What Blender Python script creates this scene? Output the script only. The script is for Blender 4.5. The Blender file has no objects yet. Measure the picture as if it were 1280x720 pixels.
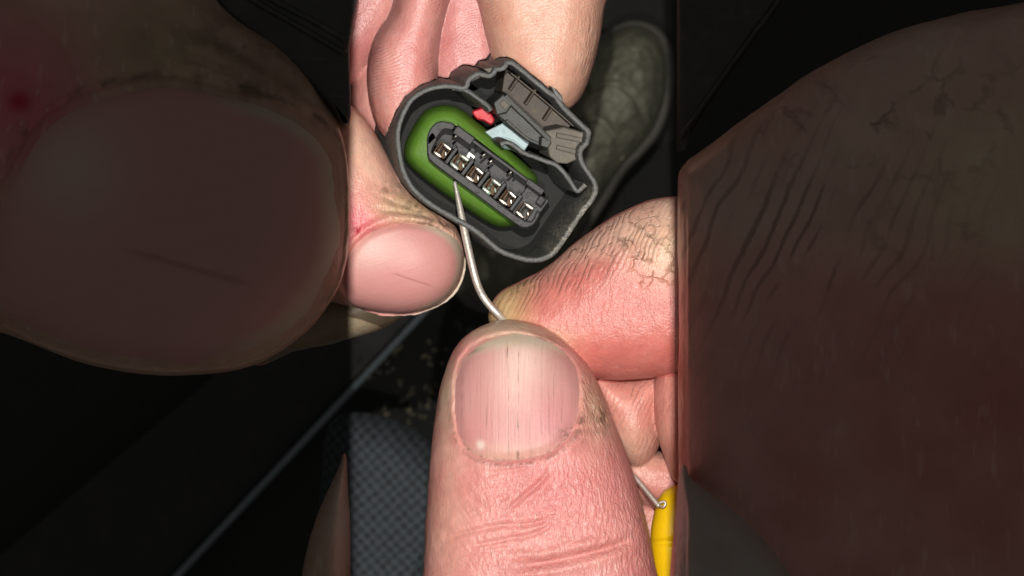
import bpy, bmesh, math
import numpy as np
R = math.radians
# ------------------------------------------------------------------ camera, world, lamps, exposure
K = 9.26e-5            # metres for one layout unit at the distance of the plug
D = 0.30               # camera to plug rim
Z0 = 0.34              # height of the plug rim above the floor mat
sc = bpy.context.scene
col = sc.collection
cam_d = bpy.data.cameras.new('camera'); cam = bpy.data.objects.new('camera', cam_d); col.objects.link(cam)
cam.location = (0, 0, Z0 + D); cam.rotation_euler = (0, 0, 0)
cam_d.sensor_width = 36.0; cam_d.lens = 36.0 * (D / K) / 1280.0
cam_d.clip_start = 0.005; cam_d.clip_end = 20
cam_d.dof.use_dof = True; cam_d.dof.focus_distance = D - 0.002; cam_d.dof.aperture_fstop = 75
sc.camera = cam
world = bpy.data.worlds.new('World'); sc.world = world; world.use_nodes = True
wb = world.node_tree.nodes['Background']; wb.inputs[0].default_value = (1.0, 0.93, 0.86, 1); wb.inputs[1].default_value = 0.066
def spot(name, loc, target, watt, half_x, half_y, blend, size, colr=(1, .95, .88)):
    """spot lamp, beam shaped to a tall strip so the sides stay dark: half_x / half_y are the half widths of its pool at the plug"""
    l = bpy.data.lights.new(name, 'SPOT'); o = bpy.data.objects.new(name, l); col.objects.link(o)
    o.location = loc
    d = np.array(target) - np.array(loc); dist = float(np.linalg.norm(d))
    from mathutils import Vector
    o.rotation_euler = Vector(d).to_track_quat('-Z', 'Y').to_euler()
    l.spot_size = 2 * math.atan(half_x / dist); l.spot_blend = blend
    o.scale = (1.0, half_y / half_x, 1.0)
    l.energy = watt; l.shadow_soft_size = size; l.color = colr
    return o
spot('torch', (0.0, 0.021, Z0 + D - 0.004), (0.0, 0.0, Z0), 3.3, 201 * K, 1500 * K, 0.01, 0.0006)  # flash beside the lens, beam cut narrow to leave both sides dark
spot('fill_low', (0.0, -0.012, Z0 + D - 0.004), (0.0, 0.0, Z0), 1.3, 201 * K, 1500 * K, 0.01, 0.0006)  # fill lamp added below the lens to soften the shading
sc.view_settings.view_transform = 'Standard'; sc.view_settings.look = 'None'
sc.view_settings.gamma = 1.0; sc.view_settings.exposure = 0.0; sc.view_settings.use_curve_mapping = False
sc.cycles.use_denoising = True; sc.cycles.use_adaptive_sampling = True; sc.cycles.adaptive_threshold = .02
sc.cycles.max_bounces = 4; sc.cycles.diffuse_bounces = 3; sc.cycles.glossy_bounces = 2

# ------------------------------------------------------------------ helpers
def W(P):
    """layout units (x right, y down, z towards the camera) -> metres"""
    P = np.asarray(P, float); z = P[..., 2] * K; s = (D - z) / D
    return np.stack([(P[..., 0] - 640) * K * s, (360 - P[..., 1]) * K * s, Z0 + z], -1)
def tag(o, label=None, cat=None, group=None, kind=None):
    if label: o['label'] = label
    if cat: o['category'] = cat
    if group: o['group'] = group
    if kind: o['kind'] = kind
    return o
def empty(name, p):
    o = bpy.data.objects.new(name, None); col.objects.link(o); o.location = W(np.array(p, float)); o.empty_display_size = .01
    return o
def build(name, V, F, mats, parent=None, smooth=True, attrs=None, mi=None, recalc=True, raw=False, sharp=0):
    me = bpy.data.meshes.new(name)
    Vw = np.asarray(V, float) if raw else W(V)
    if isinstance(F, np.ndarray) and F.ndim == 2:
        n, k = F.shape
        me.vertices.add(len(Vw)); me.vertices.foreach_set('co', Vw.astype(np.float32).ravel())
        me.loops.add(n * k); me.loops.foreach_set('vertex_index', F.astype(np.int32).ravel())
        me.polygons.add(n); me.polygons.foreach_set('loop_start', np.arange(n, dtype=np.int32) * k)
        me.update(calc_edges=True)
    else:
        me.from_pydata([tuple(v) for v in Vw], [], [tuple(f) for f in F])
    if recalc:
        bm = bmesh.new(); bm.from_mesh(me); bmesh.ops.recalc_face_normals(bm, faces=bm.faces); bm.to_mesh(me); bm.free()
    for m in (mats if isinstance(mats, (list, tuple)) else [mats]): me.materials.append(m)
    if mi is not None: me.polygons.foreach_set('material_index', np.asarray(mi, np.int32))
    me.polygons.foreach_set('use_smooth', np.full(len(me.polygons), smooth))
    if sharp: me.set_sharp_from_angle(angle=R(sharp))
    for nm, (ty, arr) in (attrs or {}).items():
        a = me.attributes.new(nm, ty, 'POINT')
        if ty == 'FLOAT_COLOR':
            c = np.ones((len(arr), 4), np.float32); c[:, :3] = arr; a.data.foreach_set('color', c.ravel())
        elif ty == 'FLOAT_VECTOR': a.data.foreach_set('vector', np.asarray(arr, np.float32).ravel())
        else: a.data.foreach_set('value', np.asarray(arr, np.float32))
    o = bpy.data.objects.new(name, me); col.objects.link(o)
    if parent: par(o, parent)
    return o
def par(o, p):
    bpy.context.view_layer.update()
    o.parent = p; o.matrix_parent_inverse = p.matrix_world.inverted()
def _hash(ix, iy, iz, s):
    h = (ix.astype(np.int64) * 374761393 + iy.astype(np.int64) * 668265263 + iz.astype(np.int64) * 2147483647 + s * 1274126177) & 0xffffffff
    h = ((h ^ (h >> 13)) * 1274126177) & 0xffffffff
    return ((h ^ (h >> 16)) & 0xffff) / 65535.0
def noise(P, scale, seed=0, octs=3):
    P = np.asarray(P, float) / scale; out = 0; amp = 1; tot = 0
    for o in range(octs):
        i = np.floor(P).astype(np.int64); f = P - i; f = f * f * (3 - 2 * f); v = 0
        for a in (0, 1):
            for b in (0, 1):
                for c in (0, 1):
                    w = (f[:, 0] if a else 1 - f[:, 0]) * (f[:, 1] if b else 1 - f[:, 1]) * (f[:, 2] if c else 1 - f[:, 2])
                    v = v + w * _hash(i[:, 0] + a, i[:, 1] + b, i[:, 2] + c, seed + o)
        out = out + amp * v; tot += amp; amp *= .5; P = P * 2.03
    return out / tot * 2 - 1
def sm(a, b, x):
    t = np.clip((x - a) / (b - a), 0, 1); return t * t * (3 - 2 * t)
def catmull(p, n=8, closed=True):
    p = np.asarray(p, float); N = len(p); out = []
    rng = range(N if closed else N - 1)
    for i in rng:
        if closed: a, b, c, d = p[(i - 1) % N], p[i], p[(i + 1) % N], p[(i + 2) % N]
        else: a, b, c, d = p[max(i - 1, 0)], p[i], p[i + 1], p[min(i + 2, N - 1)]
        for t in np.arange(n) / n:
            out.append(.5 * (2 * b + (c - a) * t + (2 * a - 5 * b + 4 * c - d) * t * t + (3 * b - a - 3 * c + d) * t ** 3))
    if not closed: out.append(p[-1])
    return np.array(out)
def seg_dist(X, Y, p, closed=True):
    d = np.full(X.shape, 1e9); N = len(p)
    for i in range(N if closed else N - 1):
        a, b = p[i], p[(i + 1) % N]; e = b - a; L = max((e * e).sum(), 1e-9)
        t = np.clip(((X - a[0]) * e[0] + (Y - a[1]) * e[1]) / L, 0, 1)
        d = np.minimum(d, (X - a[0] - t * e[0]) ** 2 + (Y - a[1] - t * e[1]) ** 2)
    return np.sqrt(d)
def poly_in(X, Y, p):
    ins = np.zeros(X.shape, bool); N = len(p)
    for i in range(N):
        (x1, y1), (x2, y2) = p[i], p[(i + 1) % N]
        c = (y1 > Y) != (y2 > Y)
        with np.errstate(divide='ignore', invalid='ignore'): ins ^= c & (X < (x2 - x1) * (Y - y1) / (y2 - y1) + x1)
    return ins
def poly_sd(X, Y, p):      # > 0 inside
    d = seg_dist(X, Y, p); return np.where(poly_in(X, Y, p), d, -d)
class Prim:
    """a rounded fleshy volume with a given outline: rim radius Rr, half thickness t, tilted mid plane"""
    def __init__(s, pts, z, t, Rr, dzdx=0, dzdy=0, k=0, pw=2.0, ref=None, blur=3, inset=0):
        s.p = catmull(pts, 5); s.z = z; s.t = t; s.R = Rr; s.dx = dzdx; s.dy = dzdy; s.k = k; s.pw = pw; s.blur = blur; s.inset = inset; s._g = None
        s.ref = ref if ref else s.p.mean(0)
    def mid(s, X, Y): return s.z + s.dx * (X - s.ref[0]) + s.dy * (Y - s.ref[1])
    def q(s, X, Y, blur=True):
        d = poly_sd(X, Y, s.p) - s.inset
        if blur and X.ndim == 2:
            for _ in range(s.blur):
                e = np.pad(d, 2, mode='edge'); d = (e[:-4, 2:-2] + e[1:-3, 2:-2] + e[2:-2, 2:-2] + e[3:-1, 2:-2] + e[4:, 2:-2]) / 5
                e = np.pad(d, 2, mode='edge'); d = (e[2:-2, :-4] + e[2:-2, 1:-3] + e[2:-2, 2:-2] + e[2:-2, 3:-1] + e[2:-2, 4:]) / 5
        return np.maximum(1 - d / s.R, 0)
    def top(s, X, Y):
        if s._g is None:
            gx = np.arange(s.p[:, 0].min() - 20, s.p[:, 0].max() + 20, 2.5); gy = np.arange(s.p[:, 1].min() - 20, s.p[:, 1].max() + 20, 2.5)
            A, B = np.meshgrid(gx, gy, indexing='ij'); s.blur += 6; s._g = (gx, gy, s.q(A, B)); s.blur -= 6
        gx, gy, G = s._g; u = np.clip((X - gx[0]) / 2.5, 0, len(gx) - 1.01); v = np.clip((Y - gy[0]) / 2.5, 0, len(gy) - 1.01); i = u.astype(int); j = v.astype(int); u = u - i; v = v - j
        q = np.clip(G[i, j] * (1 - u) * (1 - v) + G[i + 1, j] * u * (1 - v) + G[i, j + 1] * (1 - u) * v + G[i + 1, j + 1] * u * v, 0, 1)
        return s.mid(X, Y) + s.t * (1 - q ** s.pw) ** (1 / s.pw)
def axis(*parts):
    out = []
    for a, b, st in parts: out.append(np.arange(a, b, st))
    return np.concatenate(out + [[parts[-1][1]]]).astype(np.float32)
def volume(prims, xs, ys, zs):
    F = np.full((len(xs), len(ys), len(zs)), 40.0, np.float32)
    for P in prims:
        m = 45
        i0, i1 = np.searchsorted(xs, [P.p[:, 0].min() - m, P.p[:, 0].max() + m]); j0, j1 = np.searchsorted(ys, [P.p[:, 1].min() - m, P.p[:, 1].max() + m])
        X, Y = np.meshgrid(xs[i0:i1], ys[j0:j1], indexing='ij')
        if X.size == 0: continue
        q = P.q(X, Y).astype(np.float32); mid = P.mid(X, Y).astype(np.float32)
        h = np.abs(zs[None, None, :] - mid[:, :, None]) / np.float32(P.t)
        f = np.sqrt(q[:, :, None] ** 2 + h * h) - 1 if P.pw == 2 else (q[:, :, None] ** P.pw + h ** P.pw) ** (1 / P.pw) - 1
        f = (f * min(P.R, P.t)).astype(np.float32)
        g = F[i0:i1, j0:j1]
        if P.k > 0:
            hh = np.clip(.5 + .5 * (g - f) / P.k, 0, 1); F[i0:i1, j0:j1] = g * (1 - hh) + f * hh - P.k * hh * (1 - hh)
        else: F[i0:i1, j0:j1] = np.minimum(g, f)
    return F
def surfnet(F, xs, ys, zs, relax=3):
    ins = F < 0; c = np.zeros([n - 1 for n in F.shape], np.uint8)
    for a in (0, 1):
        for b in (0, 1):
            for d in (0, 1): c += ins[a:a + c.shape[0], b:b + c.shape[1], d:d + c.shape[2]]
    act = np.argwhere((c > 0) & (c < 8)); idm = np.full(c.shape, -1, np.int32); idm[tuple(act.T)] = np.arange(len(act))
    acc = np.zeros((len(act), 3)); cnt = np.zeros(len(act)); ax = (xs, ys, zs)
    cor = [(a, b, d) for a in (0, 1) for b in (0, 1) for d in (0, 1)]
    for A in cor:
        for k in range(3):
            if A[k]: continue
            B = list(A); B[k] = 1
            ia = act + A; ib = act + B; fa = F[tuple(ia.T)]; fb = F[tuple(ib.T)]; m = (fa < 0) != (fb < 0)
            t = np.where(m, fa / np.where(fa == fb, 1, fa - fb), 0)
            pa = np.stack([ax[q][ia[:, q]] for q in range(3)], 1); pb = np.stack([ax[q][ib[:, q]] for q in range(3)], 1)
            acc += np.where(m[:, None], pa + (pb - pa) * t[:, None], 0); cnt += m
    V = acc / cnt[:, None]; Q = []
    for k in range(3):
        sl0 = [slice(None)] * 3; sl1 = [slice(None)] * 3; sl0[k] = slice(0, -1); sl1[k] = slice(1, None)
        e = np.argwhere(ins[tuple(sl0)] != ins[tuple(sl1)]); u, v = (k + 1) % 3, (k + 2) % 3
        e = e[(e[:, u] > 0) & (e[:, v] > 0) & (e[:, u] < c.shape[u]) & (e[:, v] < c.shape[v])]
        def g(du, dv):
            w = e.copy(); w[:, u] -= du; w[:, v] -= dv; return idm[tuple(w.T)]
        q = np.stack([g(0, 0), g(1, 0), g(1, 1), g(0, 1)], 1)
        flip = ins[tuple(e.T)]; q[flip] = q[flip][:, ::-1]; Q.append(q)
    Q = np.concatenate(Q); Q = Q[(Q >= 0).all(1)]
    E = np.concatenate([Q[:, [0, 1]], Q[:, [1, 2]], Q[:, [2, 3]], Q[:, [3, 0]]]); n = len(V)
    deg = np.bincount(E[:, 0], minlength=n) + np.bincount(E[:, 1], minlength=n)
    for _ in range(relax):
        S = np.stack([np.bincount(E[:, 0], V[E[:, 1], a], n) + np.bincount(E[:, 1], V[E[:, 0], a], n) for a in range(3)], 1)
        V = V * .5 + .5 * S / np.maximum(deg, 1)[:, None]
    return V, Q
def normals(V, Q):
    n = np.cross(V[Q[:, 2]] - V[Q[:, 0]], V[Q[:, 3]] - V[Q[:, 1]]); N = np.zeros_like(V)
    for a in range(3):
        for j in range(4): N[:, a] += np.bincount(Q[:, j], n[:, a], len(V))
    return N / np.maximum(np.linalg.norm(N, axis=1), 1e-9)[:, None]
def orient(V, Q):
    """outward in layout space, then turned round because y is mirrored"""
    a, b, c = V[Q[:, 0]], V[Q[:, 1]], V[Q[:, 2]]; vol = (a * np.cross(b, c)).sum()
    Qo = Q if vol > 0 else Q[:, ::-1]
    return Qo, normals(V, Qo), Qo[:, ::-1]
def prism(outline, levels, cap=True, shear=(0, 0), bottom=True):
    """stacked rings [(inset, z)] of one outline, closed at both ends"""
    p = np.asarray(outline, float); n = len(p)
    A = .5 * np.sum(p[:, 0] * np.roll(p[:, 1], -1) - np.roll(p[:, 0], -1) * p[:, 1])
    t = np.roll(p, -1, 0) - np.roll(p, 1, 0); t /= np.maximum(np.linalg.norm(t, axis=1), 1e-9)[:, None]
    nin = np.stack([-t[:, 1], t[:, 0]], 1) * (1 if A > 0 else -1)
    V = []; F = []
    for off, z in levels:
        q = p + nin * off; V += [(x - shear[0] * z, y - shear[1] * z, z) for x, y in q]
    for L in range(len(levels) - 1):
        for i in range(n):
            j = (i + 1) % n; F.append((L * n + i, L * n + j, (L + 1) * n + j, (L + 1) * n + i))
    if cap: F.append(tuple(range((len(levels) - 1) * n, len(levels) * n)))
    if bottom: F.append(tuple(range(n))[::-1])
    return V, F
def wall(path, th, ztop, zbot, shear=(0, 0), closed=False, side=0, bev=2.0):
    """a wall following a path; side 0 centred, +1 / -1 to one side; its rim is rounded"""
    p = np.asarray(path, float); n = len(p)
    t = np.roll(p, -1, 0) - np.roll(p, 1, 0)
    if not closed: t[0] = p[1] - p[0]; t[-1] = p[-1] - p[-2]
    t /= np.maximum(np.linalg.norm(t, axis=1), 1e-9)[:, None]; nn = np.stack([-t[:, 1], t[:, 0]], 1)
    a0, a1 = {0: (-th / 2, th / 2), 1: (0, th), -1: (-th, 0)}[side]
    zt = ztop if np.ndim(ztop) else np.full(n, ztop)
    prof = [(a0, None), (a0, -bev), (a0 + bev * .35, -bev * .3), (a0 + bev, 0), (a1 - bev, 0), (a1 - bev * .35, -bev * .3), (a1, -bev), (a1, None)]
    V = []; F = []; m = len(prof)
    for i in range(n):
        for off, dz in prof:
            z = zbot if dz is None else zt[i] + dz; q = p[i] + nn[i] * off; V.append((q[0] - shear[0] * z, q[1] - shear[1] * z, z))
    for i in range(n if closed else n - 1):
        j = (i + 1) % n
        for s_ in range(m): F.append((i * m + s_, i * m + (s_ + 1) % m, j * m + (s_ + 1) % m, j * m + s_))
    if not closed: F.append(tuple(range(m))[::-1]); F.append(tuple((n - 1) * m + s_ for s_ in range(m)))
    return V, F
def merge(*vf):
    V = []; F = []; I = []
    for k, (v, f) in enumerate(vf):
        b = len(V); V += [tuple(x) for x in v]; F += [tuple(b + i for i in g) for g in f]; I += [k] * len(f)
    return V, F, I
def tube(path, rad, seg=14):
    p = np.asarray(path, float); n = len(p); rad = np.asarray(rad, float) if np.ndim(rad) else np.full(n, rad)
    t = np.gradient(p, axis=0); t /= np.linalg.norm(t, axis=1)[:, None]; V = []; F = []
    for i in range(n):
        s = np.cross(t[i], (0, 0, 1.)); s = s / max(np.linalg.norm(s), 1e-6) if np.linalg.norm(s) > 1e-3 else np.array([1., 0, 0]); b = np.cross(s, t[i])
        for a in range(seg):
            an = 2 * math.pi * a / seg; V.append(p[i] + rad[i] * (math.cos(an) * s + math.sin(an) * b))
    for i in range(n - 1):
        for a in range(seg): F.append((i * seg + a, i * seg + (a + 1) % seg, (i + 1) * seg + (a + 1) % seg, (i + 1) * seg + a))
    F.append(tuple(range(seg))[::-1]); F.append(tuple((n - 1) * seg + a for a in range(seg)))
    return V, F

# ------------------------------------------------------------------ materials
class Nt:
    def __init__(s, name):
        s.m = bpy.data.materials.new(name); s.m.use_nodes = True; s.t = s.m.node_tree; s.b = s.t.nodes['Principled BSDF']
    def n(s, ty, **kw):
        x = s.t.nodes.new(ty)
        for k, v in kw.items(): setattr(x, k, v)
        return x
    def l(s, a, b): s.t.links.new(a, b)
    def put(s, sock, v):
        if hasattr(v, 'links') or isinstance(v, bpy.types.NodeSocket): s.l(v, sock)
        else: sock.default_value = v
    def math(s, op, a, b=0.0, c=0.0, clamp=False):
        x = s.n('ShaderNodeMath', operation=op, use_clamp=clamp)
        for i, v in enumerate((a, b, c)): s.put(x.inputs[i], v)
        return x.outputs[0]
    def mix(s, f, a, b, bt='MIX'):
        x = s.n('ShaderNodeMix', data_type='RGBA', blend_type=bt); s.put(x.inputs[0], f); s.put(x.inputs[6], a); s.put(x.inputs[7], b); return x.outputs[2]
    def ramp(s, f, *st):
        x = s.n('ShaderNodeValToRGB'); s.put(x.inputs[0], f); e = x.color_ramp.elements
        while len(e) < len(st): e.new(0.5)
        for i, (p, c) in enumerate(st): e[i].position = p; e[i].color = (c, c, c, 1) if np.isscalar(c) else (*c, 1)
        return x.outputs[0]
    def noise(s, v, scale, detail=3, rough=.55, dist=0):
        x = s.n('ShaderNodeTexNoise'); s.l(v, x.inputs['Vector']); x.inputs['Scale'].default_value = scale
        x.inputs['Detail'].default_value = detail; x.inputs['Roughness'].default_value = rough; x.inputs['Distortion'].default_value = dist; return x.outputs[0]
    def vor(s, v, scale, feature='DISTANCE_TO_EDGE', rnd=1):
        x = s.n('ShaderNodeTexVoronoi', feature=feature); s.l(v, x.inputs['Vector']); x.inputs['Scale'].default_value = scale; x.inputs['Randomness'].default_value = rnd; return x.outputs[0]
    def mapv(s, v, rot=(0, 0, 0), scale=(1, 1, 1)):
        x = s.n('ShaderNodeMapping'); s.l(v, x.inputs[0]); x.inputs['Rotation'].default_value = rot; x.inputs['Scale'].default_value = scale; return x.outputs[0]
    def warp(s, v, scale, amt):
        x = s.n('ShaderNodeTexNoise'); s.l(v, x.inputs['Vector']); x.inputs['Scale'].default_value = scale; x.inputs['Detail'].default_value = 2
        a = s.n('ShaderNodeVectorMath', operation='MULTIPLY_ADD'); s.l(x.outputs['Color'], a.inputs[0]); a.inputs[1].default_value = (amt,) * 3; s.l(v, a.inputs[2]); return a.outputs[0]
    def attr(s, nm, out='Fac'):
        x = s.n('ShaderNodeAttribute', attribute_name=nm); return x.outputs[out]
    def px(s):       # layout units
        x = s.n('ShaderNodeTexCoord'); return s.mapv(x.outputs['Object'], scale=(1 / K,) * 3)
    def bump(s, h, dist, strength=1, nrm=None):
        x = s.n('ShaderNodeBump'); s.put(x.inputs['Height'], h); x.inputs['Distance'].default_value = dist; x.inputs['Strength'].default_value = strength
        if nrm: s.l(nrm, x.inputs['Normal'])
        return x.outputs[0]
def skin_material():
    s = Nt('skin'); tc = s.attr('tc', 'Vector'); c = s.attr('Col', 'Color')
    fine = s.noise(tc, 1 / 3.0, 2, .65); dry = s.attr('dry')
    flake = s.noise(s.mapv(tc, rot=(0, 0, R(-18)), scale=(1, .28, 1)), 1 / 4.6, 2, .65)
    spk = s.ramp(flake, (.60, 0), (.72, 1))
    c = s.mix(s.math('MULTIPLY', spk, s.math('MULTIPLY_ADD', dry, .34, .03)), c, (.84, .68, .60, 1))
    ridge = s.math('SINE', s.math('ADD', s.math('MULTIPLY', s.attr('rc'), 2 * math.pi), s.math('MULTIPLY', fine, 1.2)))
    poly = s.vor(s.warp(tc, 1 / 6, 9), 1 / 15)
    l1 = s.math('MULTIPLY', s.ramp(poly, (.0, 1), (.03, .8), (.10, 0)), s.attr('crackA'))
    l2 = s.math('MULTIPLY', s.ramp(ridge, (.35, 0), (.98, 1)), s.attr('crackB'))
    c = s.mix(s.math('MULTIPLY', l2, .58), c, (.085, .045, .03, 1)); c = s.mix(s.math('MULTIPLY', l1, .74), c, (.085, .047, .03, 1))
    c = s.mix(s.attr('dirt'), c, (.10, .065, .04, 1))
    s.l(c, s.b.inputs['Base Color'])
    h = s.math('MULTIPLY', fine, .55)
    h = s.math('ADD', h, s.math('MULTIPLY', flake, s.math('MULTIPLY_ADD', dry, 1.5, .25)))
    h = s.math('SUBTRACT', h, s.math('MULTIPLY', s.math('MULTIPLY', ridge, s.attr('ridge')), .5))
    h = s.math('SUBTRACT', h, s.math('MULTIPLY', l1, 1.6))
    s.l(s.bump(h, 1.5 * K), s.b.inputs['Normal'])
    s.l(s.math('MULTIPLY_ADD', fine, .24, .26), s.b.inputs['Roughness'])
    s.b.inputs['Specular IOR Level'].default_value = .5
    s.b.inputs['Subsurface Weight'].default_value = .30; s.b.inputs['Subsurface Radius'].default_value = (1, .35, .2); s.b.inputs['Subsurface Scale'].default_value = .0014
    return s.m
def nail_material():
    s = Nt('nail'); tc = s.attr('tc', 'Vector'); base = s.attr('Col', 'Color')
    st = s.mapv(tc, scale=(1, .045, .05)); n1 = s.noise(st, 1 / 3.0, 4, .6); n2 = s.noise(st, 1 / 11, 3, .6)
    sk = s.attr('streak'); c = s.mix(s.math('MULTIPLY_ADD', s.math('SUBTRACT', s.ramp(n1, (.3, 0), (.75, 1)), .5), s.math('MULTIPLY_ADD', sk, .8, .2), .5), s.mix(1, base, (.95, .86, .86, 1), 'MULTIPLY'), s.mix(1, base, (1.06, 1.07, 1.06, 1), 'MULTIPLY'))
    streak = s.math('MULTIPLY', s.ramp(s.noise(s.mapv(tc, scale=(1, .014, .05)), 1 / 3.2, 3, .7), (.58, 0), (.68, 1)), s.ramp(s.noise(tc, 1 / 20, 2), (.38, 0), (.55, 1)))
    c = s.mix(s.math('MULTIPLY', s.math('MULTIPLY', streak, s.attr('streak')), .8), c, (.16, .09, .07, 1))
    dn = s.ramp(s.noise(tc, 1 / 6, 4, .7), (.40, 0), (.66, 1)); c = s.mix(s.math('MULTIPLY', dn, s.attr('dirt')), c, (.13, .09, .06, 1))
    s.l(c, s.b.inputs['Base Color'])
    h = s.math('MULTIPLY', s.math('ADD', s.math('MULTIPLY', n1, .5), s.math('MULTIPLY', n2, .9)), s.math('MULTIPLY_ADD', sk, .7, .2)); h = s.math('ADD', h, s.math('MULTIPLY', s.noise(tc, 1 / 4, 2), .25))
    s.l(s.bump(h, 1.3 * K), s.b.inputs['Normal']); s.b.inputs['Roughness'].default_value = .47; s.b.inputs['Specular IOR Level'].default_value = .4
    s.b.inputs['Subsurface Weight'].default_value = .12; s.b.inputs['Subsurface Radius'].default_value = (1, .4, .3); s.b.inputs['Subsurface Scale'].default_value = .001
    return s.m
def plastic(name, c0, c1, dust=(.30, .27, .21), dusty=.3, rough=.5, scratch=.5, sc_=1.0, spots=(), edge=0.0, spec=.5):
    s = Nt(name); p = s.px(); n = s.noise(p, 1 / (30 * sc_), 4, .6); f = s.noise(p, 1 / (4 * sc_), 4, .65)
    c = s.mix(n, (*c0, 1), (*c1, 1))
    d = s.math('MULTIPLY', s.ramp(s.noise(p, 1 / (13 * sc_), 5, .7), (.48, 0), (.72, 1)), s.ramp(f, (.35, 0), (.65, 1)))
    dd = s.math('MULTIPLY', d, dusty)
    for x, y, r in spots:
        q = s.n('ShaderNodeVectorMath', operation='DISTANCE'); sp = s.mapv(p, scale=(1, 1, 0)); s.l(sp, q.inputs[0]); q.inputs[1].default_value = (x - 640, 360 - y, 0)
        dd = s.math('MAXIMUM', dd, s.math('MULTIPLY', s.ramp(s.math('DIVIDE', q.outputs['Value'], r), (.3, 1), (1, 0)), s.ramp(f, (.42, 0), (.62, .8))))
    c = s.mix(dd, c, (*dust, 1))
    scr = s.ramp(s.noise(s.mapv(p, rot=(0, 0, R(38)), scale=(.09, 1, 1)), 1 / (3 * sc_), 3, .7), (.66, 0), (.74, 1))
    c = s.mix(s.math('MULTIPLY', scr, scratch * .35), c, (.40, .40, .38, 1))
    if edge:
        g = s.n('ShaderNodeNewGeometry'); ed = s.ramp(g.outputs['Pointiness'], (.52, 0), (.60, 1))
        c = s.mix(s.math('MULTIPLY', s.math('MULTIPLY', ed, s.ramp(f, (.4, .1), (.65, 1))), edge), c, (.34, .34, .32, 1))
    s.b.inputs['Specular IOR Level'].default_value = spec
    s.l(c, s.b.inputs['Base Color']); s.l(s.math('MULTIPLY_ADD', d, .3, rough), s.b.inputs['Roughness'])
    s.l(s.bump(s.math('ADD', s.math('MULTIPLY', f, .6), s.math('MULTIPLY', scr, -.4)), .8 * K), s.b.inputs['Normal']); return s.m
def metal(name, c0, c1, rough, metallic=1.0, corr=None):
    s = Nt(name); p = s.px(); n = s.noise(p, 1 / 5, 4, .7); c = s.mix(n, (*c0, 1), (*c1, 1)); m = metallic
    if corr:
        f = s.ramp(s.noise(p, 1 / 4.5, 4, .7), (.45, 0), (.6, 1)); c = s.mix(f, c, (*corr, 1)); s.l(s.math('SUBTRACT', 1, f), s.b.inputs['Metallic'])
    else: s.b.inputs['Metallic'].default_value = m
    s.l(c, s.b.inputs['Base Color']); s.l(s.math('MULTIPLY_ADD', n, .25, rough), s.b.inputs['Roughness'])
    s.l(s.bump(n, .6 * K), s.b.inputs['Normal']); return s.m
SKIN = skin_material(); NAIL = nail_material()
M_FLOORP = plastic('shaded_inner_plastic', (.008, .009, .009), (.016, .018, .017), dusty=.14, scratch=.3, rough=.62, spec=.2, spots=[(706, 288, 22), (690, 300, 20), (715, 268, 18)])  # shell plastic made darker to paint in the shade deep inside
M_SHELL = plastic('shell_plastic', (.026, .029, .029), (.046, .050, .050), dusty=.34, scratch=.9, rough=.44, edge=.35, spec=.4, spots=[(706, 290, 26), (728, 262, 20), (735, 240, 14), (690, 308, 14)])
M_DUST = plastic('dusty_plastic', (.034, .027, .021), (.075, .058, .044), dust=(.30, .24, .18), dusty=.65, rough=.6)
M_LEVER = plastic('lever_plastic', (.030, .034, .032), (.052, .056, .052), dust=(.26, .23, .18), dusty=.35, scratch=.5, spec=.35)
M_DUST2 = plastic('pale_dusty_plastic', (.085, .076, .064), (.15, .135, .11), dust=(.34, .30, .24), dusty=.6, rough=.65)
M_BLOCK = plastic('block_plastic', (.022, .022, .024), (.038, .038, .041), dusty=.12, scratch=.4, spec=.35)
M_SEAL = plastic('green_rubber', (.085, .19, .022), (.115, .24, .03), dust=(.30, .38, .20), dusty=.18, rough=.46, scratch=.03, spec=.22)
M_RED = plastic('red_plastic', (.55, .012, .025), (.65, .02, .035), dusty=.05, scratch=.1)
M_BLUE = plastic('pale_blue_plastic', (.33, .47, .50), (.40, .53, .55), dusty=.1, scratch=.1)
M_YEL = plastic('yellow_plastic', (.78, .50, .004), (.85, .56, .006), dust=(.3, .22, .05), dusty=.22, rough=.35, scratch=.05)
M_STEEL = metal('steel_wire', (.62, .57, .51), (.80, .76, .70), .38, .75)
M_TIN = metal('tinned_terminal', (.46, .41, .34), (.74, .69, .62), .30)
M_TINC = metal('corroded_terminal', (.45, .43, .38), (.64, .62, .57), .32, corr=(.26, .38, .30))
M_BRONZE = metal('bronze_socket', (.04, .02, .009), (.085, .045, .02), .4, .6)
M_PIN = metal('dull_pin', (.35, .33, .30), (.5, .48, .44), .3)

# ------------------------------------------------------------------ the setting: footwell floor
def floor_material():
    s = Nt('floor_carpet'); p = s.px(); n = s.noise(p, 1 / 10, 5, .7); c = s.mix(n, (.016, .017, .017, 1), (.075, .078, .074, 1)); s.l(c, s.b.inputs['Base Color'])
    s.b.inputs['Roughness'].default_value = .9; s.l(s.bump(n, .002), s.b.inputs['Normal']); return s.m
ZF = -Z0 / K
def quad_raw(x0, x1, y0, y1, z): return [(x0, y0, z), (x1, y0, z), (x1, y1, z), (x0, y1, z)], [(0, 1, 2, 3)]
V, F = quad_raw(-3, 3, -3, 3, 0.0); tag(build('floor', V, F, floor_material(), raw=True, recalc=False), kind='structure')

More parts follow.
